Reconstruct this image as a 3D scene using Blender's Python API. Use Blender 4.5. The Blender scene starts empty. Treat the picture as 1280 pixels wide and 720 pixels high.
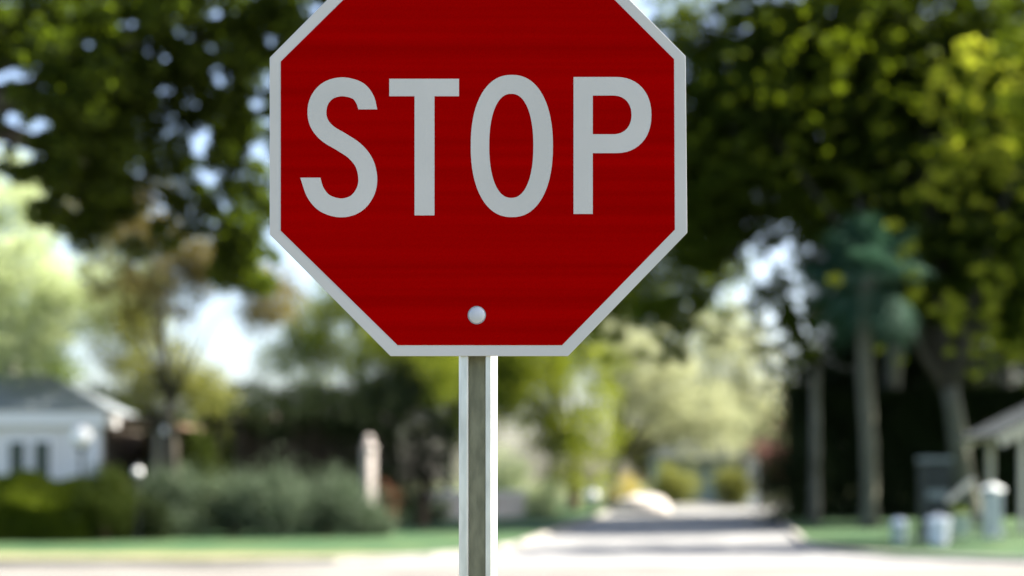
import bpy, bmesh, math, random
import numpy as np
from mathutils import Vector

random.seed(4)
scn = bpy.context.scene
COL = scn.collection
R = math.radians

# ------------------------------------------------------------------ view
EYE, FPX, HOR = 1.6, 1778.0, 600.0      # eye height, focal length and horizon in photo pixels
def at(px, py, d):
    return Vector(((px - 640.0) * d / FPX, d, EYE + (HOR - py) * d / FPX))
def gx(px, d):
    return (px - 640.0) * d / FPX
SIGN_D = 2.6

SUN_AZ, SUN_EL = R(76), R(45)
SUN = Vector((math.sin(SUN_AZ) * math.cos(SUN_EL), math.cos(SUN_AZ) * math.cos(SUN_EL), math.sin(SUN_EL)))

# ------------------------------------------------------------------ materials
def new_mat(name):
    m = bpy.data.materials.new(name)
    m.use_nodes = True
    nt = m.node_tree
    nt.nodes.clear()
    out = nt.nodes.new('ShaderNodeOutputMaterial')
    return m, nt, out

def mix_noise(nt, c1, c2, scale, detail=4, stretch=(1, 1, 1), lo=0.35, hi=0.65):
    tc = nt.nodes.new('ShaderNodeTexCoord')
    mp = nt.nodes.new('ShaderNodeMapping')
    mp.inputs['Scale'].default_value = stretch
    nt.links.new(tc.outputs['Object'], mp.inputs['Vector'])
    n = nt.nodes.new('ShaderNodeTexNoise')
    n.inputs['Scale'].default_value = scale
    n.inputs['Detail'].default_value = detail
    nt.links.new(mp.outputs['Vector'], n.inputs['Vector'])
    r = nt.nodes.new('ShaderNodeValToRGB')
    r.color_ramp.elements[0].position = lo
    r.color_ramp.elements[1].position = hi
    r.color_ramp.elements[0].color = (*c1, 1)
    r.color_ramp.elements[1].color = (*c2, 1)
    nt.links.new(n.outputs['Fac'], r.inputs['Fac'])
    return r.outputs['Color'], n.outputs['Fac']

def surf(name, c1, c2=None, scale=3.0, rough=0.7, metal=0.0, bump=0.0, stretch=(1, 1, 1), spec=0.5, lo=0.35, hi=0.65, bump_scale=None):
    m, nt, out = new_mat(name)
    b = nt.nodes.new('ShaderNodeBsdfPrincipled')
    col, fac = mix_noise(nt, c1, c2 or c1, scale, stretch=stretch, lo=lo, hi=hi)
    nt.links.new(col, b.inputs['Base Color'])
    b.inputs['Roughness'].default_value = rough
    b.inputs['Metallic'].default_value = metal
    b.inputs['Specular IOR Level'].default_value = spec
    if bump:
        bp = nt.nodes.new('ShaderNodeBump')
        bp.inputs['Strength'].default_value = bump
        bp.inputs['Distance'].default_value = 0.02
        if bump_scale:
            _, fac = mix_noise(nt, c1, c1, bump_scale, stretch=stretch)
        nt.links.new(fac, bp.inputs['Height'])
        nt.links.new(bp.outputs['Normal'], b.inputs['Normal'])
    nt.links.new(b.outputs['BSDF'], out.inputs['Surface'])
    return m

def leaf_mat(name, dark, light, trans=0.4, tint=(1.25, 1.2, 0.55), rough=0.7, gloss=0.06):
    m, nt, out = new_mat(name)
    g = nt.nodes.new('ShaderNodeNewGeometry')
    r = nt.nodes.new('ShaderNodeValToRGB')
    r.color_ramp.elements[0].color = (*dark, 1)
    r.color_ramp.elements[1].color = (*light, 1)
    nt.links.new(g.outputs['Random Per Island'], r.inputs['Fac'])
    b = nt.nodes.new('ShaderNodeBsdfPrincipled')
    b.inputs['Roughness'].default_value = rough
    b.inputs['Specular IOR Level'].default_value = gloss
    nt.links.new(r.outputs['Color'], b.inputs['Base Color'])
    t = nt.nodes.new('ShaderNodeBsdfTranslucent')
    mu = nt.nodes.new('ShaderNodeMix')
    mu.data_type = 'RGBA'
    mu.blend_type = 'MULTIPLY'
    mu.inputs[0].default_value = 1.0
    nt.links.new(r.outputs['Color'], mu.inputs[6])
    mu.inputs[7].default_value = (*tint, 1)
    nt.links.new(mu.outputs[2], t.inputs['Color'])
    mx = nt.nodes.new('ShaderNodeMixShader')
    mx.inputs[0].default_value = trans
    nt.links.new(b.outputs['BSDF'], mx.inputs[1])
    nt.links.new(t.outputs['BSDF'], mx.inputs[2])
    nt.links.new(mx.outputs['Shader'], out.inputs['Surface'])
    return m

M = {}
M['sign_red'] = surf('sign_red', (0.225, 0.0002, 0.0003), (0.285, 0.0002, 0.0004), 2.5, 0.5, bump=0.03, stretch=(0.15, 1, 14), spec=0.0, bump_scale=9)
M['sign_white'] = surf('sign_white', (0.425, 0.425, 0.405), (0.48, 0.475, 0.455), 3, 0.5, spec=0.1)
M['aluminium'] = surf('aluminium', (0.6, 0.61, 0.62), (0.68, 0.69, 0.7), 30, 0.35, metal=1.0)
M['zinc_bright'] = surf('zinc_bright', (0.52, 0.53, 0.49), (0.66, 0.67, 0.62), 55, 0.45, metal=0.6, bump=0.03, stretch=(1, 1, 0.25))
M['zinc_recess_shade'] = surf('zinc_recess_shade', (0.215, 0.215, 0.145), (0.32, 0.315, 0.215), 60, 0.7, metal=0.35, bump=0.05, stretch=(1, 1, 0.35))  # post web: recess shade put into a darker zinc colour
M['bolt'] = surf('bolt', (0.42, 0.43, 0.45), (0.47, 0.48, 0.5), 40, 0.42, metal=0.35)
M['bolt_dark'] = surf('bolt_dark', (0.25, 0.25, 0.26), (0.3, 0.3, 0.31), 40, 0.5, metal=0.7)

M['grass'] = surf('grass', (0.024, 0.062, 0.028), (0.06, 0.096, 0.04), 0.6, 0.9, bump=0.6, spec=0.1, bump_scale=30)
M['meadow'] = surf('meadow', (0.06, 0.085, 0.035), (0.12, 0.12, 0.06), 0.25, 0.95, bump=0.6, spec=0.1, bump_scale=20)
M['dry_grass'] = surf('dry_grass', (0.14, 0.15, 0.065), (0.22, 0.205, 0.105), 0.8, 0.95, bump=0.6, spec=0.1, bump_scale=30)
M['asphalt'] = surf('asphalt', (0.155, 0.158, 0.155), (0.235, 0.233, 0.226), 0.7, 0.85, bump=0.3, spec=0.25, bump_scale=60)
M['street'] = surf('street', (0.115, 0.11, 0.099), (0.165, 0.158, 0.143), 0.5, 0.9, bump=0.3, spec=0.2, bump_scale=60)
M['concrete'] = surf('concrete', (0.24, 0.23, 0.20), (0.33, 0.315, 0.28), 1.3, 0.9, bump=0.2, spec=0.2, bump_scale=40)

M['siding'] = surf('siding', (0.64, 0.63, 0.60), (0.71, 0.70, 0.67), 2, 0.6, bump=0.15, stretch=(0.1, 0.1, 9))
M['trim'] = surf('trim', (0.76, 0.77, 0.77), (0.80, 0.80, 0.80), 3, 0.55)
M['slate'] = surf('slate', (0.13, 0.155, 0.17), (0.19, 0.215, 0.23), 2.5, 0.75, bump=0.4, stretch=(1, 1, 4))
M['glass_dark'] = surf('glass_dark', (0.018, 0.04, 0.028), (0.03, 0.055, 0.04), 3, 0.25)
M['door_blue'] = surf('door_blue', (0.16, 0.24, 0.28), (0.2, 0.28, 0.32), 2, 0.6, bump=0.2, stretch=(0.2, 1, 5))
M['stucco_blue'] = surf('stucco_blue', (0.20, 0.255, 0.225), (0.27, 0.32, 0.29), 1.6, 0.85, bump=0.2)
M['stucco_cream'] = surf('stucco_cream', (0.58, 0.50, 0.44), (0.68, 0.60, 0.53), 2, 0.85, bump=0.3)
M['stone_pink'] = surf('stone_pink', (0.36, 0.315, 0.285), (0.47, 0.415, 0.38), 5, 0.85, bump=0.5)
M['limestone'] = surf('limestone', (0.34, 0.315, 0.28), (0.46, 0.42, 0.38), 3, 0.9, bump=0.6)
M['pillar_white'] = surf('pillar_white', (0.42, 0.45, 0.45), (0.5, 0.53, 0.53), 3, 0.7)
M['globe'] = surf('globe', (0.80, 0.81, 0.80), (0.84, 0.84, 0.83), 3, 0.25)
M['iron'] = surf('iron', (0.03, 0.035, 0.035), (0.05, 0.055, 0.05), 20, 0.5, metal=0.3)
M['bark_grey'] = surf('bark_grey', (0.09, 0.088, 0.066), (0.17, 0.165, 0.125), 5, 0.9, bump=0.7, stretch=(3, 3, 0.6))
M['bark_pale'] = surf('bark_pale', (0.20, 0.22, 0.20), (0.34, 0.35, 0.31), 5, 0.9, bump=0.5, stretch=(3, 3, 0.6))
M['bark_dark'] = surf('bark_dark', (0.028, 0.026, 0.02), (0.07, 0.065, 0.05), 5, 0.95, bump=0.7, stretch=(3, 3, 0.6), spec=0.1)
M['bark_mid'] = surf('bark_mid', (0.06, 0.062, 0.045), (0.13, 0.132, 0.10), 5, 0.95, bump=0.7, stretch=(3, 3, 0.6), spec=0.1)
M['slate_dark'] = surf('slate_dark', (0.03, 0.036, 0.04), (0.06, 0.07, 0.075), 2.5, 0.85, bump=0.4, spec=0.1)
M['bark_brown'] = surf('bark_brown', (0.09, 0.055, 0.035), (0.19, 0.12, 0.075), 5, 0.9, bump=0.8, stretch=(3, 3, 0.6))
M['wood_dark'] = surf('wood_dark', (0.045, 0.034, 0.024), (0.08, 0.06, 0.043), 4, 0.85, bump=0.4, stretch=(4, 4, 0.5))
M['wood_pale'] = surf('wood_pale', (0.52, 0.47, 0.38), (0.66, 0.60, 0.50), 4, 0.8, bump=0.3, stretch=(4, 4, 0.6))
M['cabinet'] = surf('cabinet', (0.018, 0.023, 0.021), (0.03, 0.036, 0.033), 3, 0.6, spec=0.2)
M['cabinet_band'] = surf('cabinet_band', (0.11, 0.14, 0.135), (0.16, 0.19, 0.185), 3, 0.5)
M['white_plastic'] = surf('white_plastic', (0.70, 0.74, 0.75), (0.78, 0.81, 0.81), 3, 0.4)
M['terracotta'] = surf('terracotta', (0.30, 0.14, 0.08), (0.38, 0.19, 0.11), 3, 0.85)
M['pale_green'] = surf('pale_green', (0.35, 0.43, 0.36), (0.44, 0.52, 0.44), 3, 0.7)

L = {}
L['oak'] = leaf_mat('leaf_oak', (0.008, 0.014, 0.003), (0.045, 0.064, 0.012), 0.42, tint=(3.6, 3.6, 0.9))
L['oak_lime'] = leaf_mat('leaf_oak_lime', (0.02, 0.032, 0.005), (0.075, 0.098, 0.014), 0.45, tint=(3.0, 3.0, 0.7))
L['pale'] = leaf_mat('leaf_pale', (0.34, 0.39, 0.23), (0.54, 0.60, 0.42), 0.6, tint=(1.1, 1.12, 0.85))
L['cream'] = leaf_mat('leaf_cream', (0.21, 0.24, 0.14), (0.45, 0.465, 0.33), 0.5, tint=(1.1, 1.08, 0.85))
L['mid'] = leaf_mat('leaf_mid', (0.045, 0.075, 0.012), (0.12, 0.165, 0.03), 0.5, tint=(1.3, 1.25, 0.5))
L['grey'] = leaf_mat('leaf_grey', (0.055, 0.078, 0.048), (0.115, 0.148, 0.095), 0.3, tint=(1, 1.1, 0.9))
L['dark'] = leaf_mat('leaf_dark', (0.009, 0.017, 0.007), (0.026, 0.038, 0.014), 0.2)
L['lime'] = leaf_mat('leaf_lime', (0.055, 0.085, 0.008), (0.135, 0.17, 0.02), 0.4, tint=(1.4, 1.4, 0.4))
L['palm'] = leaf_mat('leaf_palm', (0.022, 0.058, 0.039), (0.045, 0.095, 0.064), 0.3, tint=(1, 1.1, 0.9))
L['rust'] = leaf_mat('leaf_rust', (0.16, 0.075, 0.045), (0.30, 0.15, 0.09), 0.35, tint=(1.1, 0.9, 0.7))
L['olive'] = leaf_mat('leaf_olive', (0.06, 0.06, 0.02), (0.19, 0.165, 0.075), 0.45, tint=(1.3, 1.15, 0.6))
L['spray'] = leaf_mat('leaf_spray', (0.12, 0.15, 0.016), (0.21, 0.24, 0.04), 0.55, tint=(1.9, 1.8, 0.8))  # sunlight on the sprays put into a brighter leaf colour
L['bush'] = leaf_mat('leaf_bush', (0.018, 0.032, 0.006), (0.05, 0.07, 0.012), 0.3)
L['fresh'] = leaf_mat('leaf_fresh', (0.07, 0.10, 0.014), (0.19, 0.225, 0.04), 0.5, tint=(1.4, 1.35, 0.5))
L['haze'] = leaf_mat('leaf_haze', (0.10, 0.12, 0.035), (0.24, 0.25, 0.10), 0.5, tint=(1.3, 1.25, 0.6))  # pale haze of distance put into the leaf colour
L['pink'] = leaf_mat('leaf_pink', (0.45, 0.20, 0.19), (0.62, 0.38, 0.34), 0.45, tint=(1.1, 0.9, 0.9))
L['yellow'] = leaf_mat('leaf_yellow', (0.30, 0.25, 0.06), (0.5, 0.45, 0.16), 0.45, tint=(1.1, 1.0, 0.6))

# ------------------------------------------------------------------ objects
def props(o, label=None, cat=None, group=None, kind=None):
    if label: o['label'] = label
    if cat: o['category'] = cat
    if group: o['group'] = group
    if kind: o['kind'] = kind
    return o

def empty(name, loc, label, cat, group=None, rz=0.0):
    o = bpy.data.objects.new(name, None)
    o.empty_display_size = 0.2
    COL.objects.link(o)
    o.location = loc
    o.rotation_euler = (0, 0, rz)
    return props(o, label, cat, group)

class MB:
    """Collects shapes in world space; build() links them as one mesh object under a parent."""
    def __init__(self):
        self.v, self.f = [], []
    def add(self, verts, faces):
        n = len(self.v)
        self.v += [tuple(p) for p in verts]
        self.f += [tuple(i + n for i in fc) for fc in faces]
        return self
    def box(self, x0, x1, y0, y1, z0, z1):
        v = [(x0, y0, z0), (x1, y0, z0), (x1, y1, z0), (x0, y1, z0), (x0, y0, z1), (x1, y0, z1), (x1, y1, z1), (x0, y1, z1)]
        return self.add(v, [(0, 3, 2, 1), (4, 5, 6, 7), (0, 1, 5, 4), (1, 2, 6, 5), (2, 3, 7, 6), (3, 0, 4, 7)])
    def bar(self, a, b, w, h):
        a, b = Vector(a), Vector(b)
        d = (b - a).normalized()
        s = d.cross(Vector((0, 0, 1)))
        s = s.normalized() if s.length > 1e-4 else Vector((1, 0, 0))
        u = s.cross(d)
        v = []
        for p in (a, b):
            for i, j in ((-1, -1), (1, -1), (1, 1), (-1, 1)):
                v.append(p + s * (w / 2 * i) + u * (h / 2 * j))
        return self.add(v, [(0, 1, 2, 3), (7, 6, 5, 4), (0, 4, 5, 1), (1, 5, 6, 2), (2, 6, 7, 3), (3, 7, 4, 0)])
    def tube(self, pts, rad, seg=10, wob=0.0, rnd=random):
        pts = [Vector(p) for p in pts]
        rings = []
        for i, p in enumerate(pts):
            d = (pts[min(i + 1, len(pts) - 1)] - pts[max(i - 1, 0)]).normalized()
            s = d.cross(Vector((0.31, 0.95, 0.02)))
            if s.length < 0.1: s = d.cross(Vector((1, 0, 0)))
            s.normalize()
            u = s.cross(d)
            ring = []
            for k in range(seg):
                a = 2 * math.pi * k / seg
                r = rad[i] * (1 + wob * rnd.uniform(-1, 1))
                ring.append(p + s * (math.cos(a) * r) + u * (math.sin(a) * r))
            rings.append(ring)
        v = [q for ring in rings for q in ring]
        f = []
        for i in range(len(pts) - 1):
            for k in range(seg):
                a, b = i * seg + k, i * seg + (k + 1) % seg
                f.append((a, b, b + seg, a + seg))
        f.append(tuple(range(seg - 1, -1, -1)))
        f.append(tuple((len(pts) - 1) * seg + k for k in range(seg)))
        return self.add(v, f)
    def lathe(self, c, prof, seg=20):
        v, f = [], []
        for r, z in prof:
            for k in range(seg):
                a = 2 * math.pi * k / seg
                v.append((c[0] + r * math.cos(a), c[1] + r * math.sin(a), c[2] + z))
        for i in range(len(prof) - 1):
            for k in range(seg):
                a, b = i * seg + k, i * seg + (k + 1) % seg
                f.append((a, b, b + seg, a + seg))
        f.append(tuple(range(seg - 1, -1, -1)))
        f.append(tuple((len(prof) - 1) * seg + k for k in range(seg)))
        return self.add(v, f)
    def prism(self, poly, axis_vec):
        n = len(poly)
        a = Vector(axis_vec)
        v = [Vector(p) for p in poly] + [Vector(p) + a for p in poly]
        f = [tuple(range(n)), tuple(range(2 * n - 1, n - 1, -1))]
        f += [(i, i + n, (i + 1) % n + n, (i + 1) % n) for i in range(n)]
        return self.add(v, f)
    def build(self, name, mat, parent=None, smooth=False, bevel=0.0, recalc=True):
        me = bpy.data.meshes.new(name)
        off = world_loc(parent) if parent else Vector((0, 0, 0))
        me.from_pydata([tuple(Vector(p) - off) for p in self.v], [], self.f)
        if recalc:
            bm = bmesh.new()
            bm.from_mesh(me)
            bmesh.ops.recalc_face_normals(bm, faces=bm.faces)
            bm.to_mesh(me)
            bm.free()
        if smooth:
            me.polygons.foreach_set('use_smooth', [True] * len(me.polygons))
        me.materials.append(mat)
        o = bpy.data.objects.new(name, me)
        COL.objects.link(o)
        if parent: o.parent = parent
        if bevel:
            b = o.modifiers.new('bevel', 'BEVEL')
            b.width = bevel
            b.segments = 2
            b.limit_method = 'ANGLE'
        return o

def world_loc(o):
    p = Vector(o.location)
    while o.parent:
        o = o.parent
        p += Vector(o.location)
    return p

# ------------------------------------------------------------------ foliage
def leaf_mesh(name, cen, l, w, mat, rng, up=0.35, parent=None, droop=None):
    n = len(cen)
    nor = rng.normal(size=(n, 3))
    nor /= np.linalg.norm(nor, axis=1)[:, None]
    nor[:, 2] = np.abs(nor[:, 2]) + up
    nor /= np.linalg.norm(nor, axis=1)[:, None]
    t = rng.normal(size=(n, 3))
    t -= nor * np.sum(t * nor, axis=1)[:, None]
    t /= np.linalg.norm(t, axis=1)[:, None]
    b = np.cross(nor, t)
    ll = (l * rng.uniform(0.6, 1.35, n))[:, None]
    ww = ll * (w / l)
    off = np.array(world_loc(parent)) if parent else np.zeros(3)
    c = cen - off
    v = np.empty((n, 4, 3))
    v[:, 0] = c - t * ll * 0.5
    v[:, 1] = c + b * ww * 0.5 + nor * ww * 0.12
    v[:, 2] = c + t * ll * 0.5 - nor * ll * 0.08
    v[:, 3] = c - b * ww * 0.5 + nor * ww * 0.12
    me = bpy.data.meshes.new(name)
    me.vertices.add(n * 4)
    me.vertices.foreach_set('co', v.astype(np.float32).ravel())
    me.loops.add(n * 4)
    me.loops.foreach_set('vertex_index', np.arange(n * 4, dtype=np.int32))
    me.polygons.add(n)
    me.polygons.foreach_set('loop_start', np.arange(0, n * 4, 4, dtype=np.int32))
    me.polygons.foreach_set('loop_total', np.full(n, 4, dtype=np.int32))
    me.materials.append(mat)
    me.update(calc_edges=True)
    o = bpy.data.objects.new(name, me)
    COL.objects.link(o)
    if parent: o.parent = parent
    return o

def clump_points(ells, n, clumps, cr, rng, shell=0.45, flat=0.75, hard=False):
    """ells: (centre xyz, radii xyz, weight); returns leaf centres and clump centres."""
    w = np.array([e[2] for e in ells], float)
    w /= w.sum()
    k = rng.choice(len(ells), clumps, p=w)
    d = rng.normal(size=(clumps, 3))
    d /= np.linalg.norm(d, axis=1)[:, None]
    r = rng.uniform(0, 1, clumps) ** shell
    C = np.array([ells[i][0] for i in k]) + d * r[:, None] * np.array([ells[i][1] for i in k])
    size = cr * rng.uniform(0.55, 1.4, clumps)
    j = rng.choice(clumps, n, p=(size ** 2) / (size ** 2).sum())
    o = rng.normal(size=(n, 3)) * 0.5
    if hard:
        o = o / np.linalg.norm(o, axis=1)[:, None] * (rng.uniform(0, 1, n) ** 0.4)[:, None]
    o[:, 2] *= flat
    P = C[j] + o * size[j][:, None]
    P[:, 2] = np.maximum(P[:, 2], 0.04)
    return P, C

def ell(px, py, d, rx, ry, rd, w=None):
    """crown lobe given by its direction, distance and half sizes seen from the kerb"""
    s = d / FPX
    return (np.array(at(px, py, d)), np.array((rx * s, rd, ry * s)), w if w else (rx * ry) ** 0.75)

def tree(name, label, ells, n, clumps, cr, leaf, lmat, bark, base, trunk, seed, group=None, fork=None, limbs=9, shell=0.45, extra=None, cat='tree', flare=1.35, hard=False, limb=None):
    """base: (X, Y); trunk: (radius, lean x of the fork); fork: height at which limbs leave"""
    rng = np.random.default_rng(seed)
    rn = random.Random(seed)
    root = empty(name, (base[0], base[1], 0), label, cat, group)
    P, C = clump_points(ells, n, clumps, cr, rng, shell, hard=hard)
    leaf_mesh('crown', P, leaf, leaf * 0.55, lmat, rng, parent=root)
    if extra:
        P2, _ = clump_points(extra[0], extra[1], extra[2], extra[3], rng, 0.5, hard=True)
        leaf_mesh('sunlit_spray', P2, leaf, leaf * 0.6, extra[4], rng, parent=root)  # sunlit clumps painted in with a brighter leaf material
    m = MB()
    r0, lean = trunk
    zf = fork
    top = Vector((base[0] + lean, base[1], zf))
    b0 = Vector((base[0], base[1], -0.1))
    pts, rad = [], []
    for i in range(7):
        t = i / 6
        p = b0.lerp(top, t) + Vector((rn.uniform(-1, 1), rn.uniform(-1, 1), 0)) * r0 * 0.12 * (0 < i < 6)
        pts.append(p)
        rad.append(r0 * (flare if i == 0 else (1.08 if i == 1 else 1.0)) * (1 - 0.25 * t))
    m.tube(pts, rad, 12, 0.05, rn)
    nf = len(m.f)
    order = rng.permutation(len(C))[:limbs]
    for i in order:
        e = Vector(C[i])
        if e.z < zf * 0.6: continue
        mid = top.lerp(e, 0.5) + Vector((rn.uniform(-.3, .3), rn.uniform(-.3, .3), rn.uniform(0.1, .6)))
        m.tube([top - Vector((0, 0, r0)), top.lerp(mid, 0.5), mid, mid.lerp(e, 0.5), e],
               [r0 * 0.5, r0 * 0.3, r0 * 0.18, r0 * 0.11, r0 * 0.05], 7, 0.06, rn)
    tr = m.build('trunk', bark, root, smooth=True)
    tr.data.materials.append(limb or M['bark_dark'])
    tr.data.polygons.foreach_set('material_index', [0] * nf + [1] * (len(m.f) - nf))
    return root

def shrub(name, label, cx, d, w, h, n, lmat, seed, group=None, depth=None, leaf=0.09, cr=None, top=None, cat='shrub', lobes=5):
    rng = np.random.default_rng(seed)
    rn = random.Random(seed)
    x = gx(cx, d)
    root = empty(name, (x, d, 0), label, cat, group)
    depth = depth or w * 0.8
    es = []
    for i in range(lobes):
        ox, oy = rn.uniform(-.25, .25) * w, rn.uniform(-.25, .25) * depth
        hh = h * rn.uniform(0.36, 0.5)
        es.append((np.array((x + ox, d + oy, hh)), np.array((w * 0.33, depth * 0.33, hh)), 1))
    P, C = clump_points(es, n, max(14, n // 160), cr or 0.28 * min(w, h), rng, 0.4)
    leaf_mesh('foliage', P, leaf, leaf * 0.5, lmat, rng, parent=root)
    m = MB()
    for i in range(5):
        e = Vector(C[rn.randrange(len(C))])
        b = Vector((x + rn.uniform(-.06, .06) * w, d + rn.uniform(-.06, .06) * w, -0.05))
        m.tube([b, b.lerp(e, 0.5) + Vector((0, 0, .08 * h)), e], [0.035, 0.025, 0.01], 6)
    m.build('stem', M['bark_brown'], root, smooth=True)
    return root

def hedge(name, label, px0, px1, d, h, depth, n, lmat, seed, leaf=0.09, topmat=None, cat='hedge', group=None, round_top=0.0):
    """clipped box hedge: leaves over a box's faces and just inside"""
    rng = np.random.default_rng(seed)
    x0, x1 = gx(px0, d), gx(px1, d)
    root = empty(name, ((x0 + x1) / 2, d + depth / 2, 0), label, cat, group)
    P = np.empty((n, 3))
    P[:, 0] = rng.uniform(x0, x1, n)
    P[:, 1] = rng.uniform(d, d + depth, n)
    P[:, 2] = rng.uniform(0.03, h, n)
    side = rng.uniform(0, 1, n)
    a_f, a_t, a_s = (x1 - x0) * h, (x1 - x0) * depth, depth * h
    tot = 2 * a_f + a_t + 2 * a_s
    e = np.abs(rng.normal(size=n)) * 0.12
    u = side * tot
    f = u < a_f; P[f, 1] = d + e[f]
    bk = (u >= a_f) & (u < 2 * a_f); P[bk, 1] = d + depth - e[bk]
    t = (u >= 2 * a_f) & (u < 2 * a_f + a_t); P[t, 2] = h - e[t]
    s1 = (u >= 2 * a_f + a_t) & (u < 2 * a_f + a_t + a_s); P[s1, 0] = x0 + e[s1]
    s2 = u >= 2 * a_f + a_t + a_s; P[s2, 0] = x1 - e[s2]
    wob = 0.10 * np.sin(P[:, 0] * 2.3 + seed) + 0.06 * np.sin(P[:, 0] * 5.1)
    P[:, 2] += wob * P[:, 2] / h
    u = np.clip((P[:, 1] - d) / depth, 0, 1)
    P[:, 2] *= 1 - round_top * (1 - u) ** 2
    P[:, 1] += 0.07 * np.sin(P[:, 0] * 3.1 + P[:, 2] * 2)
    P[:, 2] = np.maximum(P[:, 2], 0.03)
    leaf_mesh('foliage', P, leaf, leaf * 0.55, lmat, rng, parent=root)
    m = MB()
    k = max(3, int((x1 - x0) / 0.8))
    for i in range(k):
        x = x0 + (i + .5) * (x1 - x0) / k
        y = d + depth / 2
        m.tube([(x, y, -.05), (x + .05, y, h * .4), (x - .04, y + .05, h * .8)], [.05, .035, .012], 6)
    m.build('stem', M['bark_brown'], root, smooth=True)
    return root

# ================================================================== THE SETTING
def sheet(name, poly, z, mat, label=None, cat=None):
    me = bpy.data.meshes.new(name)
    me.from_pydata([(x, y, z) for x, y in poly], [], [tuple(range(len(poly)))])
    me.materials.append(mat)
    o = bpy.data.objects.new(name, me)
    COL.objects.link(o)
    return props(o, label, cat, None, 'structure')

sheet('ground', [(-700, -60), (700, -60), (700, 900), (-700, 900)], 0.0, M['meadow'], 'broad grassy ground reaching under the far trees', 'ground')
sheet('cross_street', [(-90, -1.2), (90, -1.2), (90, 26.6), (-90, 26.6)], 0.004, M['street'], 'pale sunlit street crossing just behind the stop sign', 'street')
# side street running away to the right
def road_x(d):
    return -0.5 + 0.128 * (d - 28), 6.0 + 0.158 * (d - 28)
left, right = [], []
for d in (34, 40, 48, 56, 64, 72):
    a, b = road_x(d)
    left.append((a, d)); right.append((b, d))
left += [(7.4, 82), (12.5, 90), (22, 97)]
right += [(14.8, 78), (18.5, 83), (25, 88)]
fan_l = [(-5.6, 26.6), (-3.4, 27.2), (-1.6, 28.6), (-0.6, 30.6)]
fan_r = [(12.2, 26.6), (9.6, 27.3), (7.8, 28.8), (7.0, 31)]
sheet('side_street', fan_l + left + right[::-1] + fan_r[::-1], 0.008, M['asphalt'], 'grey street leading away to the right between lawns', 'street')

def ribbon(name, pts, w, z0, z1, mat, label, cat):
    m = MB()
    P = [Vector((x, y, 0)) for x, y in pts]
    V = []
    for i, p in enumerate(P):
        t = (P[min(i + 1, len(P) - 1)] - P[max(i - 1, 0)]).normalized()
        nn = Vector((-t.y, t.x, 0))
        for s, z in ((0, z0), (0, z1), (w, z1), (w, z0)):
            V.append((p.x + nn.x * s, p.y + nn.y * s, z))
    F = []
    for i in range(len(P) - 1):
        for k in range(3):
            F.append((i * 4 + k, i * 4 + k + 1, i * 4 + k + 5, i * 4 + k + 4))
    F += [(0, 1, 2, 3), tuple((len(P) - 1) * 4 + k for k in (3, 2, 1, 0))]
    m.add(V, F)
    return props(m.build(name, mat), label, cat, None, 'structure')
lk = [(-90, 26.6), (-30, 26.6), (-12, 26.6)] + fan_l + left
ribbon('kerb_left', lk, 0.16, -0.05, 0.12, M['concrete'], 'pale concrete kerb rounding the left corner of the side street', 'kerb')
rk = [(90, 26.6), (30, 26.6), (16, 26.6)] + fan_r + right
ribbon('kerb_right', rk, -0.16, -0.05, 0.12, M['concrete'], 'pale concrete kerb along the right lawn corner', 'kerb')
# raised lawns behind the kerbs
def lawn(name, outline, z, mat, label):
    m = MB()
    m.prism([Vector((x, y, -0.05)) for x, y in outline], (0, 0, z + 0.05))
    return props(m.build(name, mat), label, 'lawn', None, 'structure')
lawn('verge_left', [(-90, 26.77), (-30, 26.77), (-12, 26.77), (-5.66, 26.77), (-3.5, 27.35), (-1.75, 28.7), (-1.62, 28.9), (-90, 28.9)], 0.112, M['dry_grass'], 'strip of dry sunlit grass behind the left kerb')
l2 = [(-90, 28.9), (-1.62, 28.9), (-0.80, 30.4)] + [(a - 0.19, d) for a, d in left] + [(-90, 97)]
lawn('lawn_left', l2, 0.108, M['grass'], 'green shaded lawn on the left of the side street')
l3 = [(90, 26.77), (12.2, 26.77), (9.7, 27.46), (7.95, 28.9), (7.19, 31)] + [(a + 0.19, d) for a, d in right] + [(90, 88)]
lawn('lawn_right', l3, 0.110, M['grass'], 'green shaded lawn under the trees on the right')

# ================================================================== STOP SIGN
K = SIGN_D / FPX
def sp(px, py, y=SIGN_D):
    return Vector(((px - 640) * K, y, EYE + (HOR - py) * K))
def zp(zx, zy):
    return 320 + zx / 2.25, zy / 2.25

sign = empty('stop_sign', (gx(597.5, SIGN_D), SIGN_D, 0), 'red octagonal stop sign with white letters and border on a galvanised channel post', 'stop sign')
octo = [(337, 72), (337, 293), (488, 445), (710, 445), (859, 291), (857, 70), (708, -80), (488, -80)]
m = MB(); m.prism([sp(x, y) for x, y in octo], (0, 0.003, 0))
m.build('border', M['sign_white'], sign, bevel=0.0006)
red = [(351, 77), (351, 288.5), (497, 431.5), (702.5, 431.5), (843.5, 287), (842.5, 74), (702, -66), (496, -66)]
m = MB(); m.prism([sp(x, y, SIGN_D - 0.0006) for x, y in red], (0, 0.0008, 0))
m.build('red_panel', M['sign_red'], sign)

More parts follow.
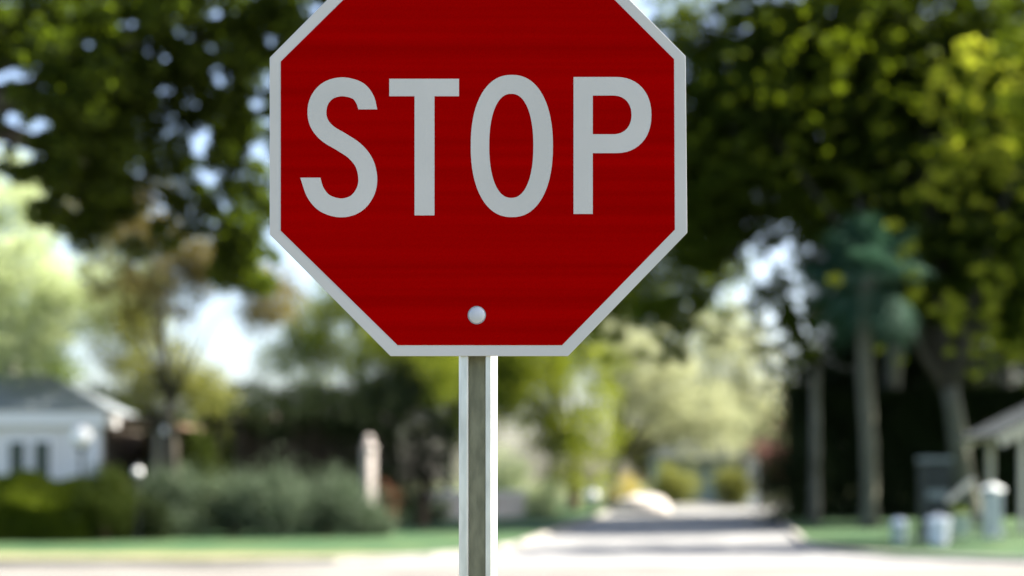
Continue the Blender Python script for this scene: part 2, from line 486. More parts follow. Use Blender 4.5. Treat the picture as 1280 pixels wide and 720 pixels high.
bm = bmesh.new()
YL = SIGN_D - 0.0011
def face(pts):
    vs = [bm.verts.new(sp(*zp(x, y), y=YL)) for x, y in pts]
    bm.faces.new(vs)
def strip(A, B, closed=False):
    n = len(A)
    va = [bm.verts.new(sp(*zp(x, y), y=YL)) for x, y in A]
    vb = [bm.verts.new(sp(*zp(x, y), y=YL)) for x, y in B]
    for i in range(n if closed else n - 1):
        j = (i + 1) % n
        bm.faces.new((va[i], va[j], vb[j], vb[i]))
def catmull(P, k=8):
    out = []
    Q = [P[0]] + P + [P[-1]]
    for i in range(1, len(Q) - 2):
        for s in range(k):
            t = s / k
            pt = []
            for c in (0, 1):
                p0, p1, p2, p3 = Q[i - 1][c], Q[i][c], Q[i + 1][c], Q[i + 2][c]
                pt.append(0.5 * (2 * p1 + (p2 - p0) * t + (2 * p0 - 5 * p1 + 4 * p2 - p3) * t * t + (3 * p1 - p0 - 3 * p2 + p3) * t ** 3))
            out.append(tuple(pt))
    out.append(P[-1])
    return out
# S
S = catmull([(314.5, 308), (306, 279), (285, 255), (244, 244.5), (205, 254), (180, 280), (171.5, 315), (179, 349), (203, 377), (241, 400), (279, 426), (305, 460), (314.5, 503), (307, 541), (281, 573), (240, 585), (196, 573), (168, 543), (153, 500)], 8)
S = S[:1] + S[5:-5] + S[-1:]
A, B = [], []
for i, p in enumerate(S):
    a, b = S[max(i - 1, 0)], S[min(i + 1, len(S) - 1)]
    tx, ty = b[0] - a[0], b[1] - a[1]
    l = math.hypot(tx, ty)
    nx, ny = -ty / l, tx / l
    if i == 0: nx, ny = 1, 0
    if i == len(S) - 1: nx, ny = 1.07, 0
    h = 26.5
    A.append((p[0] + nx * h, p[1] + ny * h)); B.append((p[0] - nx * h, p[1] - ny * h))
strip(A, B)
# T
face([(375, 222), (571, 222), (571, 271), (375, 271)])
face([(446, 271), (502, 271), (502, 606), (446, 606)])
# O
def sup(cx, cy, rx, ry, n, k=72):
    o = []
    for i in range(k):
        a = 2 * math.pi * i / k
        c, s = math.cos(a), math.sin(a)
        o.append((cx + rx * math.copysign(abs(c) ** (2 / n), c), cy + ry * math.copysign(abs(s) ** (2 / n), s)))
    return o
strip(sup(719.5, 411, 115.5, 200, 2.25), sup(718, 410.5, 62, 146.5, 2.25), True)
# P
face([(893, 217), (947, 217), (947, 602), (893, 602)])
def bowl(x0, xs, xr, yt, yb, k=24, n=2.2):
    o = [(x0, yt)]
    cy, ry = (yt + yb) / 2, (yb - yt) / 2
    for i in range(k + 1):
        a = -math.pi / 2 + math.pi * i / k
        c, s = max(math.cos(a), 0), math.sin(a)
        o.append((xs + (xr - xs) * c ** (2 / n), cy + ry * math.copysign(abs(s) ** (2 / n), s)))
    o.append((x0, yb))
    return o
strip(bowl(947, 1012, 1112, 217, 431), bowl(947, 1004, 1056, 269, 378))
res = bmesh.ops.extrude_face_region(bm, geom=bm.faces[:])
bmesh.ops.translate(bm, verts=[v for v in res['geom'] if isinstance(v, bmesh.types.BMVert)], vec=(0, 0.0004, 0))
bmesh.ops.recalc_face_normals(bm, faces=bm.faces)
off = world_loc(sign)
bmesh.ops.translate(bm, verts=bm.verts, vec=-off)
me = bpy.data.meshes.new('lettering'); bm.to_mesh(me); bm.free()
me.materials.append(M['sign_white'])
lo = bpy.data.objects.new('lettering', me); COL.objects.link(lo); lo.parent = sign

for px, py in ((596, 394), (598, -32)):
    m = MB()
    c = sp(px, py)
    prof = [(10.2, 0.2), (10.2, 1.6), (9.2, 2.6), (6.5, 3.9), (3.0, 4.5), (0.6, 4.6)]
    v, f, seg = [], [], 28
    for r, z in prof:
        for k in range(seg):
            a = 2 * math.pi * k / seg
            v.append((c.x + r * K * math.cos(a), SIGN_D - 0.0006 - z * 0.0008, c.z + r * K * math.sin(a)))
    for i in range(len(prof) - 1):
        for k in range(seg):
            a, b = i * seg + k, i * seg + (k + 1) % seg
            f.append((a, b, b + seg, a + seg))
    f.append(tuple((len(prof) - 1) * seg + k for k in range(seg)))
    f.append(tuple(range(seg)))
    m.add(v, f)
    bo = m.build('bolt', M['bolt'], sign, smooth=True)
    m = MB()
    ring = [(c.x + 11.4 * K * math.cos(2 * math.pi * k / 32), SIGN_D - 0.0012, c.z + 11.4 * K * math.sin(2 * math.pi * k / 32)) for k in range(32)]
    m.prism(ring, (0, 0.0005, 0)).build('bolt_ring', M['bolt_dark'], bo)  # thin darker ring around the bolt head

# channel post: recessed web, its shade put into a darker zinc, between two bright folded flanges
YP = SIGN_D + 0.0045
ztop, zbot = EYE + (HOR + 70) * K, -0.4
def px_x(px): return (px - 640) * K
def prof_part(name, prof, mat, parent):
    m = MB()
    m.prism([Vector((px_x(x), YP + y, zbot)) for x, y in prof], (0, 0, ztop - zbot))
    return m.build(name, mat, parent, bevel=0.0008)
post = prof_part('post', [(585.6, 0.030), (606.4, 0.030), (606.4, 0.0335), (585.6, 0.0335)], M['zinc_recess_shade'], sign)
fl = [(573.0, 0.010), (575.5, 0.0035), (583, 0.0), (584.9, 0.0005), (585.5, 0.004), (585.5, 0.034), (583.0, 0.034), (582.6, 0.006), (574.6, 0.0125)]
fr = [(607.1, 0.0005), (613, 0.0), (619.5, 0.006), (622, 0.016), (620.5, 0.0175), (617.5, 0.009), (612.0, 0.0035), (609.4, 0.006), (609.0, 0.034), (606.5, 0.034), (606.5, 0.004)]
prof_part('flange', fl, M['zinc_bright'], post)
prof_part('flange', fr, M['zinc_bright'], post)

# ================================================================== LEFT SIDE
# white cottage with a hipped roof
def cottage():
    d0, d1 = 38.0, 40.6
    x1 = gx(124, d0); x0 = x1 - 8.4
    zt = 3.05
    t = empty('cottage', ((x0 + x1) / 2, (d0 + d1) / 2, 0), 'white cottage with a blue grey hipped roof behind the clipped hedge', 'house')
    m = MB(); m.box(x0, x1, d0, d1, 0, zt); m.build('wall', M['siding'], t)
    o = 0.22
    m = MB(); m.box(x0 - o, x1 + o, d0 - o, d1 + o, zt, zt + 0.38); m.build('fascia', M['trim'], t, bevel=0.01)
    z1, z2 = zt + 0.383, zt + 1.5
    e = 0.3
    A = [(x0 - e, d0 - e, z1), (x1 + e, d0 - e, z1), (x1 + e, d1 + e, z1), (x0 - e, d1 + e, z1), (x0 + 1.8, 39.3, z2), (x1 - 1.8, 39.3, z2)]
    m = MB(); m.add(A, [(0, 1, 5, 4), (1, 2, 5), (2, 3, 4, 5), (3, 0, 4), (3, 2, 1, 0)]); m.build('roof', M['slate'], t)
    for c in (22, 53, -45, -76):
        cx = gx(c, d0)
        m = MB()
        w, zb, zh = 0.21, 0.75, 2.62
        m.box(cx - w - .06, cx - w, d0 - .06, d0 - .003, zb, zh); m.box(cx + w, cx + w + .06, d0 - .06, d0 - .003, zb, zh)
        m.box(cx - w - .06, cx + w + .06, d0 - .07, d0 - .003, zh, zh + .09); m.box(cx - w - .09, cx + w + .09, d0 - .10, d0 - .003, zb - .07, zb)
        fr = m.build('window', M['trim'], t, bevel=0.005)
        m = MB(); m.box(cx - w, cx + w, d0 - .03, d0 - .004, zb, zh); m.build('pane', M['glass_dark'], fr)
    for cx in (x1 - 0.05,):
        m = MB(); m.box(cx - .09, cx + .09, d0 - .09, d0 - .003, 0, zt - .004); m.build('corner_board', M['trim'], t)
    return t
cottage()

# open dark garage beside the cottage
def garage():
    d = 38.4
    x0, x1 = gx(128, d) + .02, gx(212, d)
    t = empty('garage', ((x0 + x1) / 2, d + 3, 0), 'small open garage with a dark interior to the right of the cottage', 'garage')
    m = MB()
    m.box(x0, x0 + .15, d, d + 3.6, 0, 3.0); m.box(x1 - .15, x1, d, d + 3.6, 0, 3.0); m.box(x0 + .152, x1 - .152, d + 3.45, d + 3.6, 0, 3.0)
    m.build('wall', M['wood_dark'], t)
    m = MB()
    m.prism([Vector((x0 + .5, d - .3, 3.003)), Vector((x1 + .3, d - .3, 3.003)), Vector((x1 + .3, d - .3, 3.12)), Vector((x0 + .5, d - .3, 3.3))], (0, 4.2, 0))
    m.build('roof', M['bark_brown'], t)
garage()

def globe_lamp(px, py, d, r, label, group):
    p = at(px, py, d)
    t = empty('globe_lamp', (p.x, d, 0), label, 'lamp', group)
    m = MB(); m.lathe((p.x, d, 0), [(.11, -.05), (.11, .12), (.055, .2), (.04, p.z - r - .12), (.09, p.z - r - .08), (.10, p.z - r + .03)], 14)
    m.build('post', M['iron'], t, smooth=False)
    m = MB(); m.lathe((p.x, d, p.z), [(r * math.sin(math.pi * i / 14) + .001, -r * math.cos(math.pi * i / 14)) for i in range(15)], 22)
    m.build('globe', M['globe'], t, smooth=True)
    m = MB(); m.lathe((p.x, d, p.z + r * .96), [(.07, -.02), (.07, .02), (.02, .07)], 12)
    m.build('finial', M['iron'], t)
g = 'white globe lamps in the left front yard'
globe_lamp(102, 546, 35.8, .27, 'tall white globe lamp standing before the cottage wall', g)
globe_lamp(208, 538, 38.0, .13, 'white globe lamp beside the dark garage opening', g)
globe_lamp(172, 590, 35.0, .11, 'low white globe lamp among the shrubs right of the round bush', g)

hedge('clipped_hedge', 'low clipped hedge with a bright lime top in front of the cottage', -60, 106, 34.0, 1.72, 1.5, 42000, L['lime'], 11, 0.10, round_top=.42)
shrub('round_bush', 'round clipped green bush at the right end of the low hedge', 132, 34.6, 1.9, 2.15, 15000, L['bush'], 12, leaf=.07, cr=.3)
g = 'grey green shrubs along the left lawn'
for i, (cx, d, w, h, lab, lm) in enumerate([
        (178, 35.4, 1.1, 1.3, 'small dark shrub between the round bush and the grey green shrubs', 'dark'),
        (228, 37.0, 1.9, 2.25, 'tall grey green shrub standing left of the vine covered pergola', 'grey'),
        (292, 37.4, 2.1, 2.0, 'broad grey green shrub under the left post of the pergola', 'grey'),
        (350, 37.2, 2.0, 2.2, 'spreading grey green shrub before the dark pergola opening', 'grey'),
        (410, 37.6, 1.9, 2.1, 'silvery green shrub just left of the pale stone pillar', 'grey'),
        (470, 38.0, .9, .95, 'low grey green shrub at the foot of the pale stone pillar', 'grey')]):
    shrub('garden_shrub', lab, cx, d, w, h, 7500, L[lm], 20 + i, g, leaf=.10)

shrub('laurel', 'tall dark laurel between the open garage and the pergola', 236, 40.0, 1.5, 3.5, 15000, L['bush'], 39, leaf=.12, cat='shrub')

# vine covered pergola
def pergola():
    d0, d1 = 42.0, 46.0
    x0, x1 = gx(262, d0), gx(480, d0)
    t = empty('pergola', ((x0 + x1) / 2, (d0 + d1) / 2, 0), 'dark timber pergola buried under a flat topped mass of vines', 'pergola')
    for x in (x0 + .2, x0 + 2.45, x1 - .2):
        for y in (d0, d1):
            m = MB(); m.box(x - .09, x + .09, y - .09, y + .09, -.05, 3.2); m.build('post', M['wood_dark'], t)
    for y in (d0, d1):
        m = MB(); m.box(x0 - .2, x1 + .2, y - .07, y + .07, 3.203, 3.4); m.build('beam', M['wood_dark'], t)
    for i in range(9):
        x = x0 + (x1 - x0) * i / 8
        m = MB(); m.box(x - .04, x + .04, d0 - .3, d1 + .3, 3.403, 3.55); m.build('rafter', M['wood_dark'], t)
    m = MB(); m.box(x0 - .1, x1 + .1, d1 + .1, d1 + .18, 0, 3.2); m.build('back_screen', M['wood_dark'], t)
    rng = np.random.default_rng(31)
    es = []
    for i in range(9):
        x = x0 + (x1 - x0) * i / 8
        es.append((np.array((x, 43.9, 3.95)), np.array((.6, 2.3, .62)), 1))
        es.append((np.array((x, 41.7, 3.4)), np.array((.5, .35, .55)), .4))
    for x in (x0, x1):
        es.append((np.array((x, 42.1, 1.9)), np.array((.5, .6, 1.9)), .9))
    es.append((np.array((x1 - .9, 42.1, 2.0)), np.array((.8, .5, 1.6)), .8))
    P, _ = clump_points(es, 26000, 240, .4, rng, .5)
    leaf_mesh('vine', P, .11, .07, L['dark'], rng, parent=t)
pergola()

# pale pillar, rust shrub and low wall by the street
def pillar(name, px, d, w, h, label, mat, cap, rz=45):
    x = gx(px, d)
    t = empty(name, (x, d, 0), label, 'pillar')
    m = MB(); m.box(x - w / 2 - .04, x + w / 2 + .04, d - w / 2 - .04, d + w / 2 + .04, -.05, .22); m.build('plinth', mat, t, bevel=.01)
    m = MB(); m.box(x - w / 2, x + w / 2, d - w / 2, d + w / 2, .222, h); m.build('shaft', mat, t, bevel=.015)
    m = MB(); m.lathe((x, d, h + .002), cap, 4 if len(cap) < 4 else 16); m.build('cap', mat, t, bevel=.01)
    t.rotation_euler.z = R(rz)
pillar('stone_pillar', 461, 39.5, .29, 2.45, 'pale pinkish stone gate pillar right of the grey shrubs', M['stone_pink'], [(.22, 0), (.22, .08), (.1, .16), (.13, .24), (.13, .32), (.04, .4)])
shrub('rust_shrub', 'rust coloured shrub leaning against the stone gate pillar', 484, 40.2, .75, 1.75, 1800, L['rust'], 41, leaf=.09)
def low_wall():
    d = 56.0
    x0, x1 = gx(512, d), gx(673, d)
    t = empty('garden_wall', ((x0 + x1) / 2, d, 0), 'low cream stucco garden wall seen on both sides of the sign post', 'wall')
    m = MB(); m.box(x0, x1, d, d + .3, -.05, 1.05); m.build('wall_body', M['stucco_cream'], t, bevel=.02)
    m = MB(); m.box(x0 - .06, x1 + .06, d - .06, d + .36, 1.053, 1.16); m.build('coping', M['trim'], t, bevel=.02)
    t.rotation_euler.z = R(36)
low_wall()
g = 'pale leaved shrubs by the cream wall'
shrub('pale_shrub', 'pale leafy shrub on the grass left of the cream wall', 517, 50, 1.2, 1.05, 2600, L['pale'], 42, g, leaf=.1)
shrub('pale_shrub', 'pale shrub before the cream wall close left of the sign post', 552, 52, 1.3, .95, 2600, L['cream'], 43, g, leaf=.1)
shrub('pale_shrub', 'tall sloping pale shrub rising over the wall right of the sign post', 632, 58.5, 3.0, 3.0, 7000, L['pale'], 44, g, leaf=.13)
shrub('pale_shrub', 'lower pale shrub sloping down at the right end of the cream wall', 680, 58, 1.9, 1.7, 3600, L['pale'], 45, g, leaf=.12)

# ================================================================== CENTRE, ALONG THE STREET
def boulder():
    d = 68.0
    x = gx(806, d) - .15
    t = MB()
    rn = random.Random(8)
    v, f, seg, rows = [], [], 22, 10
    for i in range(rows + 1):
        th = math.pi * i / rows
        for k in range(seg):
            a = 2 * math.pi * k / seg
            q = 1 + .07 * math.sin(3 * a + i) + .05 * rn.uniform(-1, 1)
            v.append((x + 1.45 * q * math.sin(th) * math.cos(a), d + .9 * q * math.sin(th) * math.sin(a), 0.16 - .72 * q * math.cos(th)))
    for i in range(rows):
        for k in range(seg):
            a, b = i * seg + k, i * seg + (k + 1) % seg
            f.append((a, b, b + seg, a + seg))
    t.add(v, f)
    props(t.build('boulder', M['limestone'], smooth=True), 'pale rounded boulder lying at the edge of the sunlit street', 'boulder')
boulder()
shrub('yellow_shrub', 'yellow flowering shrub behind the pale boulder', 790, 71, 1.5, 1.9, 2400, L['yellow'], 47, leaf=.1)
globe_lamp(740, 620, 60, .27, 'far white globe lamp under the yellow green tree', None)

g = 'shrubs before the far house'
shrub('house_shrub', 'rounded green shrub hiding the right side of the far house', 912, 87, 2.6, 2.3, 5000, L['haze'], 61, g, leaf=.16)
shrub('house_shrub', 'loose green shrub at the left corner of the far house', 838, 88, 2.6, 2.8, 5000, L['haze'], 62, g, leaf=.16)

def far_house():
    d = 92.0
    x0, x1 = gx(828, d), gx(948, d)
    t = empty('bungalow', ((x0 + x1) / 2, d + 4, 0), 'low blue grey house with a pale blue garage door at the street bend', 'house')
    m = MB(); m.box(x0, x1, d, d + 8, 0, 3.0); m.build('wall', M['stucco_blue'], t)
    m = MB(); m.box(gx(852, d), gx(896, d), d - .05, d - .003, 0, 2.2); m.build('garage_door', M['door_blue'], t)
    m = MB(); m.box(gx(905, d), gx(922, d), d - .04, d - .003, .1, 2.3); m.build('door', M['glass_dark'], t)
    m = MB(); m.box(gx(929, d), gx(944, d), d - 1.2, d - .5, 0, 2.98); m.build('porch_column', M['trim'], t)
    m = MB()
    m.add([(x0 - .5, d - 1.5, 3.003), (x1 + .5, d - 1.5, 3.003), (x1 + .5, d + 8.5, 3.003), (x0 - .5, d + 8.5, 3.003), (x0 + 1.5, d + 3.6, 4.6), (x1 - 1.5, d + 3.6, 4.6)],
          [(0, 1, 5, 4), (1, 2, 5), (2, 3, 4, 5), (3, 0, 4), (3, 2, 1, 0)])
    m.build('roof', M['slate_dark'], t)
far_house()

# ================================================================== RIGHT SIDE
hedge('dark_hedge', 'tall dark hedge closing the yard behind the right trunks', 1000, 1420, 56.0, 5.2, 2.5, 90000, L['dark'], 51, .19)
shrub('dark_bush', 'big dark bush between the street and the slim grey trunk', 975, 50.0, 2.6, 3.3, 9000, L['dark'], 52, leaf=.12)
shrub('pink_shrub', 'pink blossoming shrub rising over the dark bush by the street', 978, 66, 2.0, 4.9, 2600, L['pink'], 53, leaf=.12, cr=.6)

def cabinet():
    d = 36.0
    x = gx(1168, d)
    t = empty('utility_cabinet', (x, d, 0), 'dark upright cabinet with a pale top and band on the right lawn', 'cabinet')
    m = MB(); m.box(x - .33, x + .33, d - .3, d + .3, .2, 2.05); m.build('body', M['cabinet'], t, bevel=.02)
    m = MB(); m.box(x - .37, x + .37, d - .35, d + .35, 2.053, 2.17); m.build('lid', M['cabinet_band'], t, bevel=.03)
    m = MB(); m.box(x - .27, x + .27, d - .318, d - .303, 1.12, 1.34); m.build('band', M['cabinet_band'], t, bevel=.004)
    m = MB(); m.box(x - .37, x + .37, d - .35, d + .35, .08, .198); m.build('plinth', M['concrete'], t, bevel=.01)
    m = MB(); m.bar((x + .22, d - .42, 1.05), (x + .86, d - .42, 1.62), .10, .14); m.bar((x + .22, d - .42, 1.05), (x + .22, d - .30, 1.05), .06, .06)
    m.build('lever', M['wood_pale'], t, bevel=.02)
cabinet()
def bin_():
    d = 33.0
    x = gx(1173, d)
    t = empty('white_bin', (x, d, 0), 'white round bin in front of the dark cabinet', 'bin')
    m = MB(); m.lathe((x, d, .11), [(.21, 0), (.26, .5), (.265, .52)], 24); m.build('body', M['white_plastic'], t, smooth=False)
    m = MB(); m.lathe((x, d, .635), [(.29, 0), (.29, .05), (.2, .11), (.05, .13)], 24); m.build('lid', M['white_plastic'], t)
    m = MB(); m.tube([(x - .07, d, .75), (x - .05, d, .81), (x + .05, d, .81), (x + .07, d, .75)], [.012] * 4, 6); m.build('handle', M['white_plastic'], t)
bin_()
def bollard():
    d = 34.0
    x = gx(1124, d)
    t = empty('bollard', (x, d, 0), 'short pale concrete bollard left of the white bin', 'bollard')
    m = MB(); m.lathe((x, d, 0), [(.21, 0), (.19, .15), (.17, .52)], 18); m.build('shaft', M['pale_green'], t)
    m = MB(); m.lathe((x, d, .522), [(.19, 0), (.19, .05), (.14, .13), (.03, .17)], 18); m.build('cap', M['white_plastic'], t)
bollard()
pillar('gate_pillar', 1240, 37.0, .40, 1.3, 'white square gate pillar near the right edge of the lawn', M['pillar_white'], [(.34, 0), (.34, .07), (.05, .2)], rz=0)
def planter():
    d = 37.5
    x0, x1 = gx(1184, d), gx(1214, d)
    t = empty('planter', ((x0 + x1) / 2, d, 0), 'low pale green planter box between the cabinet and the white pillar', 'planter')
    m = MB(); m.box(x0, x1, d, d + .45, .1, .62); m.build('box', M['pale_green'], t, bevel=.02)
    m = MB(); m.box(x0 - .03, x1 + .03, d - .03, d + .48, .623, .68); m.build('rim', M['pale_green'], t, bevel=.01)
    rng = np.random.default_rng(3)
    P, _ = clump_points([(np.array(((x0 + x1) / 2, d + .22, .74)), np.array((.28, .18, .1)), 1)], 500, 14, .1, rng)
    leaf_mesh('foliage', P, .07, .04, L['mid'], rng, parent=t)
planter()
def shelter():
    d = 40.0
    xl, xr = gx(1247, d), gx(1420, d)
    zl, xm = at(0, 552, d).z, (gx(1247, d) + gx(1420, d)) / 2
    zm = zl + (xm - xl) * .5
    t = empty('garden_shelter', (xm, d + 1.5, 0), 'open garden shelter with a pale slanting roof edge at the right', 'shelter')
    for x in (xl + .75, xr - .55):
        for y in (d + .1, d + 2.8):
            m = MB(); m.box(x - .08, x + .08, y - .08, y + .08, 0, zl + .2); m.build('post', M['wood_pale'], t)
    for y in (d - .1, d + 2.95):
        for xe in (xl, xr):
            m = MB(); m.bar((xe, y, zl), (xm + (-.01 if xe < xm else .01), y, zm), .07, .32); m.build('barge_board', M['wood_pale'], t)
    m = MB(); m.add([(xl - .1, d - .2, zl + .14), (xm, d - .2, zm + .19), (xm, d + 3.1, zm + .19), (xl - .1, d + 3.1, zl + .14), (xr + .1, d - .2, zl + .14), (xr + .1, d + 3.1, zl + .14),
                     (xl - .1, d - .2, zl + .20), (xm, d - .2, zm + .25), (xm, d + 3.1, zm + .25), (xl - .1, d + 3.1, zl + .20), (xr + .1, d - .2, zl + .20), (xr + .1, d + 3.1, zl + .20)],
                    [(0, 1, 2, 3), (1, 4, 5, 2), (6, 9, 8, 7), (7, 8, 11, 10), (0, 6, 7, 1), (1, 7, 10, 4), (3, 2, 8, 9), (2, 5, 11, 8), (0, 3, 9, 6), (4, 10, 11, 5)])
    m.build('roof', M['slate_dark'], t)
shelter()

# fan palm
def palm():
    d = 43.5
    x = gx(1086, d)
    t = empty('fan_palm', (x, d, 0), 'fan palm with a bluish green crown and straight grey trunk on the right lawn', 'palm tree')
    rn = random.Random(5)
    m = MB()
    zc = at(0, 345, d).z
    n = 14
    m.tube([(x + .05 * math.sin(i * .5) - .1 * i / n, d, -.1 + (zc + .1) * i / n) for i in range(n + 1)],
           [.38 if i == 0 else .29 if i == 1 else .235 + .015 * (i % 2) for i in range(n + 1)], 14, .04, rn)
    m.build('trunk', M['bark_mid'], t, smooth=True)
    m = MB()
    c0 = Vector((x - .1, d, zc))
    for i in range(70):
        az = rn.uniform(0, 2 * math.pi)
        el = math.radians(rn.uniform(-62, 75))
        h = Vector((math.cos(az) * math.cos(el), math.sin(az) * math.cos(el), math.sin(el)))
        Lp = rn.uniform(.8, 1.4)
        hub = c0 + h * Lp - Vector((0, 0, .15))
        side = h.cross(Vector((0, 0, 1)))
        side = side.normalized() if side.length > .05 else Vector((1, 0, 0))
        upv = side.cross(h)
        m.bar(c0 + h * .15, hub, .035, .02)
        for k in range(17):
            a = math.radians(-95 + 190 * k / 16)
            dr = h * math.cos(a) + side * math.sin(a)
            ln = rn.uniform(1.0, 1.35) * (.75 + .25 * math.cos(a))
            p1 = hub + dr * ln * .55 + upv * .05
            p2 = hub + dr * ln - Vector((0, 0, .35 * ln))
            sd = dr.cross(upv).normalized() * .04
            m.add([hub, p1 + sd, p2, p1 - sd], [(0, 1, 2, 3)])
    m.build('crown', L['palm'], t, recalc=False)
palm()

# ------------------------------------------------------------------ trees
tree('oak_tree', 'huge dark leafy oak filling the upper left in front of the sky',
     [ell(125, 130, 16.5, 95, 110, 1.6, 17), ell(0, 60, 18, 150, 140, 2.2, 14), ell(200, 30, 17, 170, 120, 2.0, 15), ell(110, 240, 17.5, 110, 80, 1.4, 7),
      ell(330, 20, 17, 150, 120, 1.8, 13), ell(280, 170, 18, 90, 130, 1.4, 12), ell(290, 310, 18, 90, 60, 1.0, 6.5), ell(480, -60, 17, 190, 120, 1.8, 12), ell(-230, 10, 20.5, 170, 150, 2.6, 20), ell(-330, -60, 22, 170, 170, 2.6, 18)],
     112000, 980, .185, .10, L['oak'], M['bark_dark'], (-10.6, 20.5), (.45, .4), 101, fork=6.6, limbs=24, shell=.55, hard=True)
tree('pale_tree', 'sunlit pale green tree overhanging the white cottage roof',
     [ell(10, 320, 39, 105, 90, 2.2), ell(80, 385, 38.5, 85, 70, 1.8), ell(-80, 370, 39.5, 110, 100, 2.2), ell(20, 425, 38, 80, 42, 1.4), ell(155, 370, 40, 55, 80, 1.5), ell(30, 240, 40, 80, 55, 1.5)],
     42000, 420, .48, .13, L['pale'], M['bark_grey'], (-15.6, 43.6), (.3, .2), 102, fork=5.4, limbs=3)
tree('yard_tree', 'mid green small tree beside the dark garage opening',
     [ell(205, 470, 38, 62, 46, 1.4), ell(170, 430, 38.5, 52, 46, 1.2), ell(250, 490, 38, 40, 30, 1.0)],
     10000, 130, .42, .11, L['haze'], M['bark_grey'], (gx(192, 38), 38), (.12, .1), 103, fork=2.9, limbs=12)
tree('brown_tree', 'tree with brownish olive leaves thinning out left of the sign',
     [ell(185, 340, 36, 80, 80, 1.7), ell(250, 330, 36, 60, 40, 1.4), ell(150, 260, 36, 80, 50, 1.5), ell(330, 370, 36.5, 40, 50, 1.2)],
     21000, 380, .36, .115, L['olive'], M['bark_dark'], (gx(222, 37), 37), (.13, -.2), 104, fork=3.6, limbs=12)
tree('street_tree', 'olive green tree behind the lower left edge of the sign',
     [ell(430, 390, 62, 80, 80, 2.8), ell(500, 440, 60, 80, 80, 2.6), ell(380, 450, 63, 60, 40, 2.2)],
     22000, 240, .7, .18, L['fresh'], M['bark_grey'], (gx(440, 62), 62), (.25, .2), 105, fork=4.0, limbs=14)
tree('dark_tree', 'dark low branching tree right of the stone gate pillar',
     [ell(525, 520, 46, 50, 70, 1.8), ell(520, 600, 46.5, 38, 55, 1.4), ell(490, 490, 46, 40, 40, 1.4)],
     11000, 130, .5, .13, L['dark'], M['bark_brown'], (gx(528, 46), 46), (.18, .1), 106, fork=1.6, limbs=12)
tree('lime_tree', 'yellow green sunlit tree directly right of the sign post',
     [ell(690, 480, 70, 85, 95, 3.5), ell(640, 450, 70, 60, 80, 3), ell(720, 560, 69, 60, 60, 3), ell(590, 480, 72, 60, 70, 3)],
     28000, 300, .75, .2, L['fresh'], M['bark_brown'], (gx(715, 70), 70), (.3, .2), 107, fork=3.2, limbs=16)
tree('cream_tree', 'cream blossoming tree in full sun above the far street',
     [ell(810, 475, 76, 60, 65, 3), ell(870, 530, 78, 70, 50, 3), ell(780, 440, 78, 45, 40, 2.5)],
     20000, 240, .8, .2, L['cream'], M['bark_grey'], (gx(760, 77), 77), (.3, .6), 108, fork=3.0, limbs=14)
tree('gold_tree', 'pale cream tree behind the pink blossoms and slim trunk',
     [ell(930, 500, 84, 60, 70, 3), ell(985, 540, 84, 50, 40, 3), ell(900, 430, 86, 60, 50, 3)],
     16000, 200, .85, .22, L['cream'], M['bark_grey'], (gx(955, 84), 84), (.3, 0), 109, fork=3.4, limbs=12)
tree('slim_tree', 'slim grey trunked tree at the street edge with high dark crown',
     [ell(960, 230, 50, 110, 80, 3.0, 22), ell(880, 270, 51, 60, 110, 3, 18), ell(850, 400, 51, 60, 60, 2.2, 3.5), ell(1040, 330, 49, 45, 80, 2, 8), ell(975, 390, 49, 60, 90, 2, 5), ell(880, 140, 50, 50, 110, 2, 16), ell(855, 30, 50, 55, 70, 2, 4), ell(800, 250, 52, 80, 150, 2.5, 9), ell(760, 410, 56, 60, 50, 2.5, 2)],
     100000, 1500, .32, .17, L['oak_lime'], M['bark_grey'], (gx(1017, 49), 49), (.2, .1), 110, fork=5.6, limbs=7, hard=True)
tree('great_tree', 'great dark tree with a leaning forked trunk filling the upper right',
     [ell(1210, 120, 48.5, 190, 190, 4.5), ell(1050, 60, 49, 170, 170, 4.5), ell(950, 110, 49, 90, 100, 3.5), ell(1180, 330, 47.5, 120, 100, 3.2), ell(1290, 300, 48.5, 120, 160, 4)],
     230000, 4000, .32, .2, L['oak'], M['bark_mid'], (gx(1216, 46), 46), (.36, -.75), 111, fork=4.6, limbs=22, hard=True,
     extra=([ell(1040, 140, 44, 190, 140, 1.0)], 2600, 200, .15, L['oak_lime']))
tree('shade_tree', 'dark tree reaching in from the right edge with sunlit lime sprays',  # added mostly out of frame to cast shade on road and lawn
     [ell(1350, 100, 35, 150, 170, 2.6), ell(1430, 250, 35, 150, 170, 2.8), ell(1320, 330, 34, 40, 120, 1.6), ell(1500, 60, 36, 180, 180, 3)],
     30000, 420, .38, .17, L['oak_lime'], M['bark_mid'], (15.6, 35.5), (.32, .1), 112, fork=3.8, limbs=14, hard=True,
     extra=([ell(1215, 100, 33.5, 75, 60, .9, 5), ell(1245, 200, 33.5, 45, 80, .9, 5), ell(1180, 215, 34, 30, 60, .7, 2.5), ell(1235, 400, 33.5, 55, 90, .9, 6), ell(1130, 330, 34, 90, 130, .8, 2)], 2600, 150, .15, L['spray']))

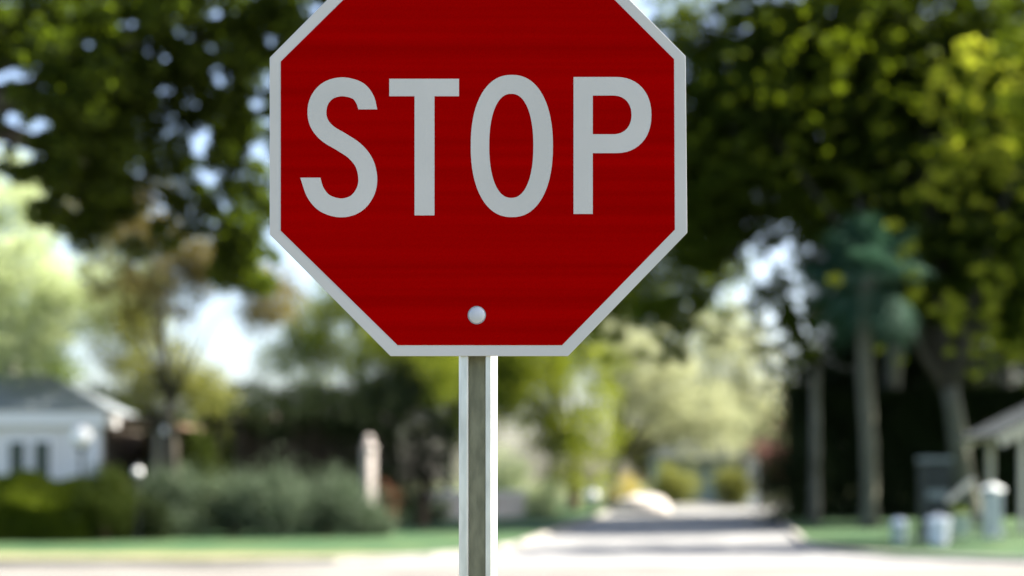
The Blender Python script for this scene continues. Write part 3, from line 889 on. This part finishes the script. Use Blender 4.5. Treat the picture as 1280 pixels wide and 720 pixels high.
# trees closing the view beyond the houses
far = [
    (-60, 430, 100, 150, 130, 'mid', 'far olive tree at the left end of the distant row'),
    (-420, 470, 110, 190, 120, 'haze', 'far green tree well to the left of the cottage'),
    (-260, 500, 122, 150, 90, 'mid', 'far tree between the leftmost distant trees'),
    (1480, 450, 90, 190, 150, 'mid', 'far tree beyond the garden shelter at the right'),
    (130, 540, 105, 110, 60, 'dark', 'far dark tree behind the cottage and the garage'),
    (330, 560, 110, 120, 55, 'haze', 'far low tree rising behind the vine covered pergola'),
    (560, 420, 112, 110, 150, 'haze', 'far broad tree hidden mostly behind the sign post'),
    (690, 300, 120, 120, 220, 'haze', 'far tall tree behind the lower right of the sign'),
    (820, 300, 118, 110, 190, 'oak_lime', 'far tall olive tree above the cream blossoms'),
    (870, 540, 124, 120, 80, 'haze', 'far green tree behind the blue grey house'),
    (1110, 150, 57, 150, 190, 'oak', 'tall dark tree closing the gap above the slim grey trunk'),
    (1250, 200, 58, 170, 220, 'oak', 'tall dark tree rising behind the palm and the great tree'),
    (1110, 470, 62, 120, 170, 'dark', 'far dark tree behind the fan palm'),
    (1260, 400, 96, 140, 240, 'dark', 'far dark tree at the right end of the distant row'),
]
for i, (px, py, d, rx, ry, lm, lab) in enumerate(far):
    h = at(0, py, d).z
    tree('distant_tree', lab, [ell(px, py, d, rx, ry, 5), ell(px - rx * .4, py + ry * .3, d, rx * .6, ry * .6, 4), ell(px + rx * .5, py + ry * .25, d, rx * .55, ry * .6, 4)],
         30000, 240, 1.4, .34, L[lm], M['bark_grey'], (gx(px, d), d), (.4, .3), 200 + i, group='distant trees beyond the street', fork=max(1.2, h * .45), limbs=12)

# ================================================================== LIGHT, SKY, CAMERA
w = bpy.data.worlds.new('World')
scn.world = w
w.use_nodes = True
nt = w.node_tree
bg = nt.nodes['Background']
sky = nt.nodes.new('ShaderNodeTexSky')
sky.sky_type = 'NISHITA'
sky.sun_disc = False
sky.sun_elevation = SUN_EL
sky.sun_rotation = SUN_AZ
sky.air_density = 0.85
sky.dust_density = 3.0
sky.ozone_density = 0.4
nt.links.new(sky.outputs['Color'], bg.inputs['Color'])
bg.inputs['Strength'].default_value = 0.09

sl = bpy.data.lights.new('sun', 'SUN')
sl.energy = 5.0
sl.angle = R(0.5)
sl.color = (1.0, 0.94, 0.84)
so = bpy.data.objects.new('sun', sl)
COL.objects.link(so)
so.rotation_euler = SUN.to_track_quat('Z', 'Y').to_euler()
so.location = (20, 20, 40)

cam = bpy.data.cameras.new('camera')
co = bpy.data.objects.new('camera', cam)
COL.objects.link(co)
co.location = (0, 0, EYE)
co.rotation_euler = (R(90), 0, 0)
cam.sensor_width = 36
cam.lens = 36 * FPX / 1280
cam.shift_y = (HOR - 360) / 1280
cam.clip_end = 3000
cam.dof.use_dof = True
cam.dof.focus_distance = SIGN_D
cam.dof.aperture_fstop = 1.65
scn.camera = co

scn.view_settings.view_transform = 'Standard'
scn.view_settings.look = 'None'
scn.view_settings.gamma = 1.0
scn.view_settings.use_curve_mapping = False
scn.view_settings.exposure = 2.25
scn.render.engine = 'CYCLES'
cy = scn.cycles
cy.use_denoising = True
cy.max_bounces = 6
cy.diffuse_bounces = 3
cy.glossy_bounces = 2
cy.transmission_bounces = 3
cy.sample_clamp_indirect = 6.0
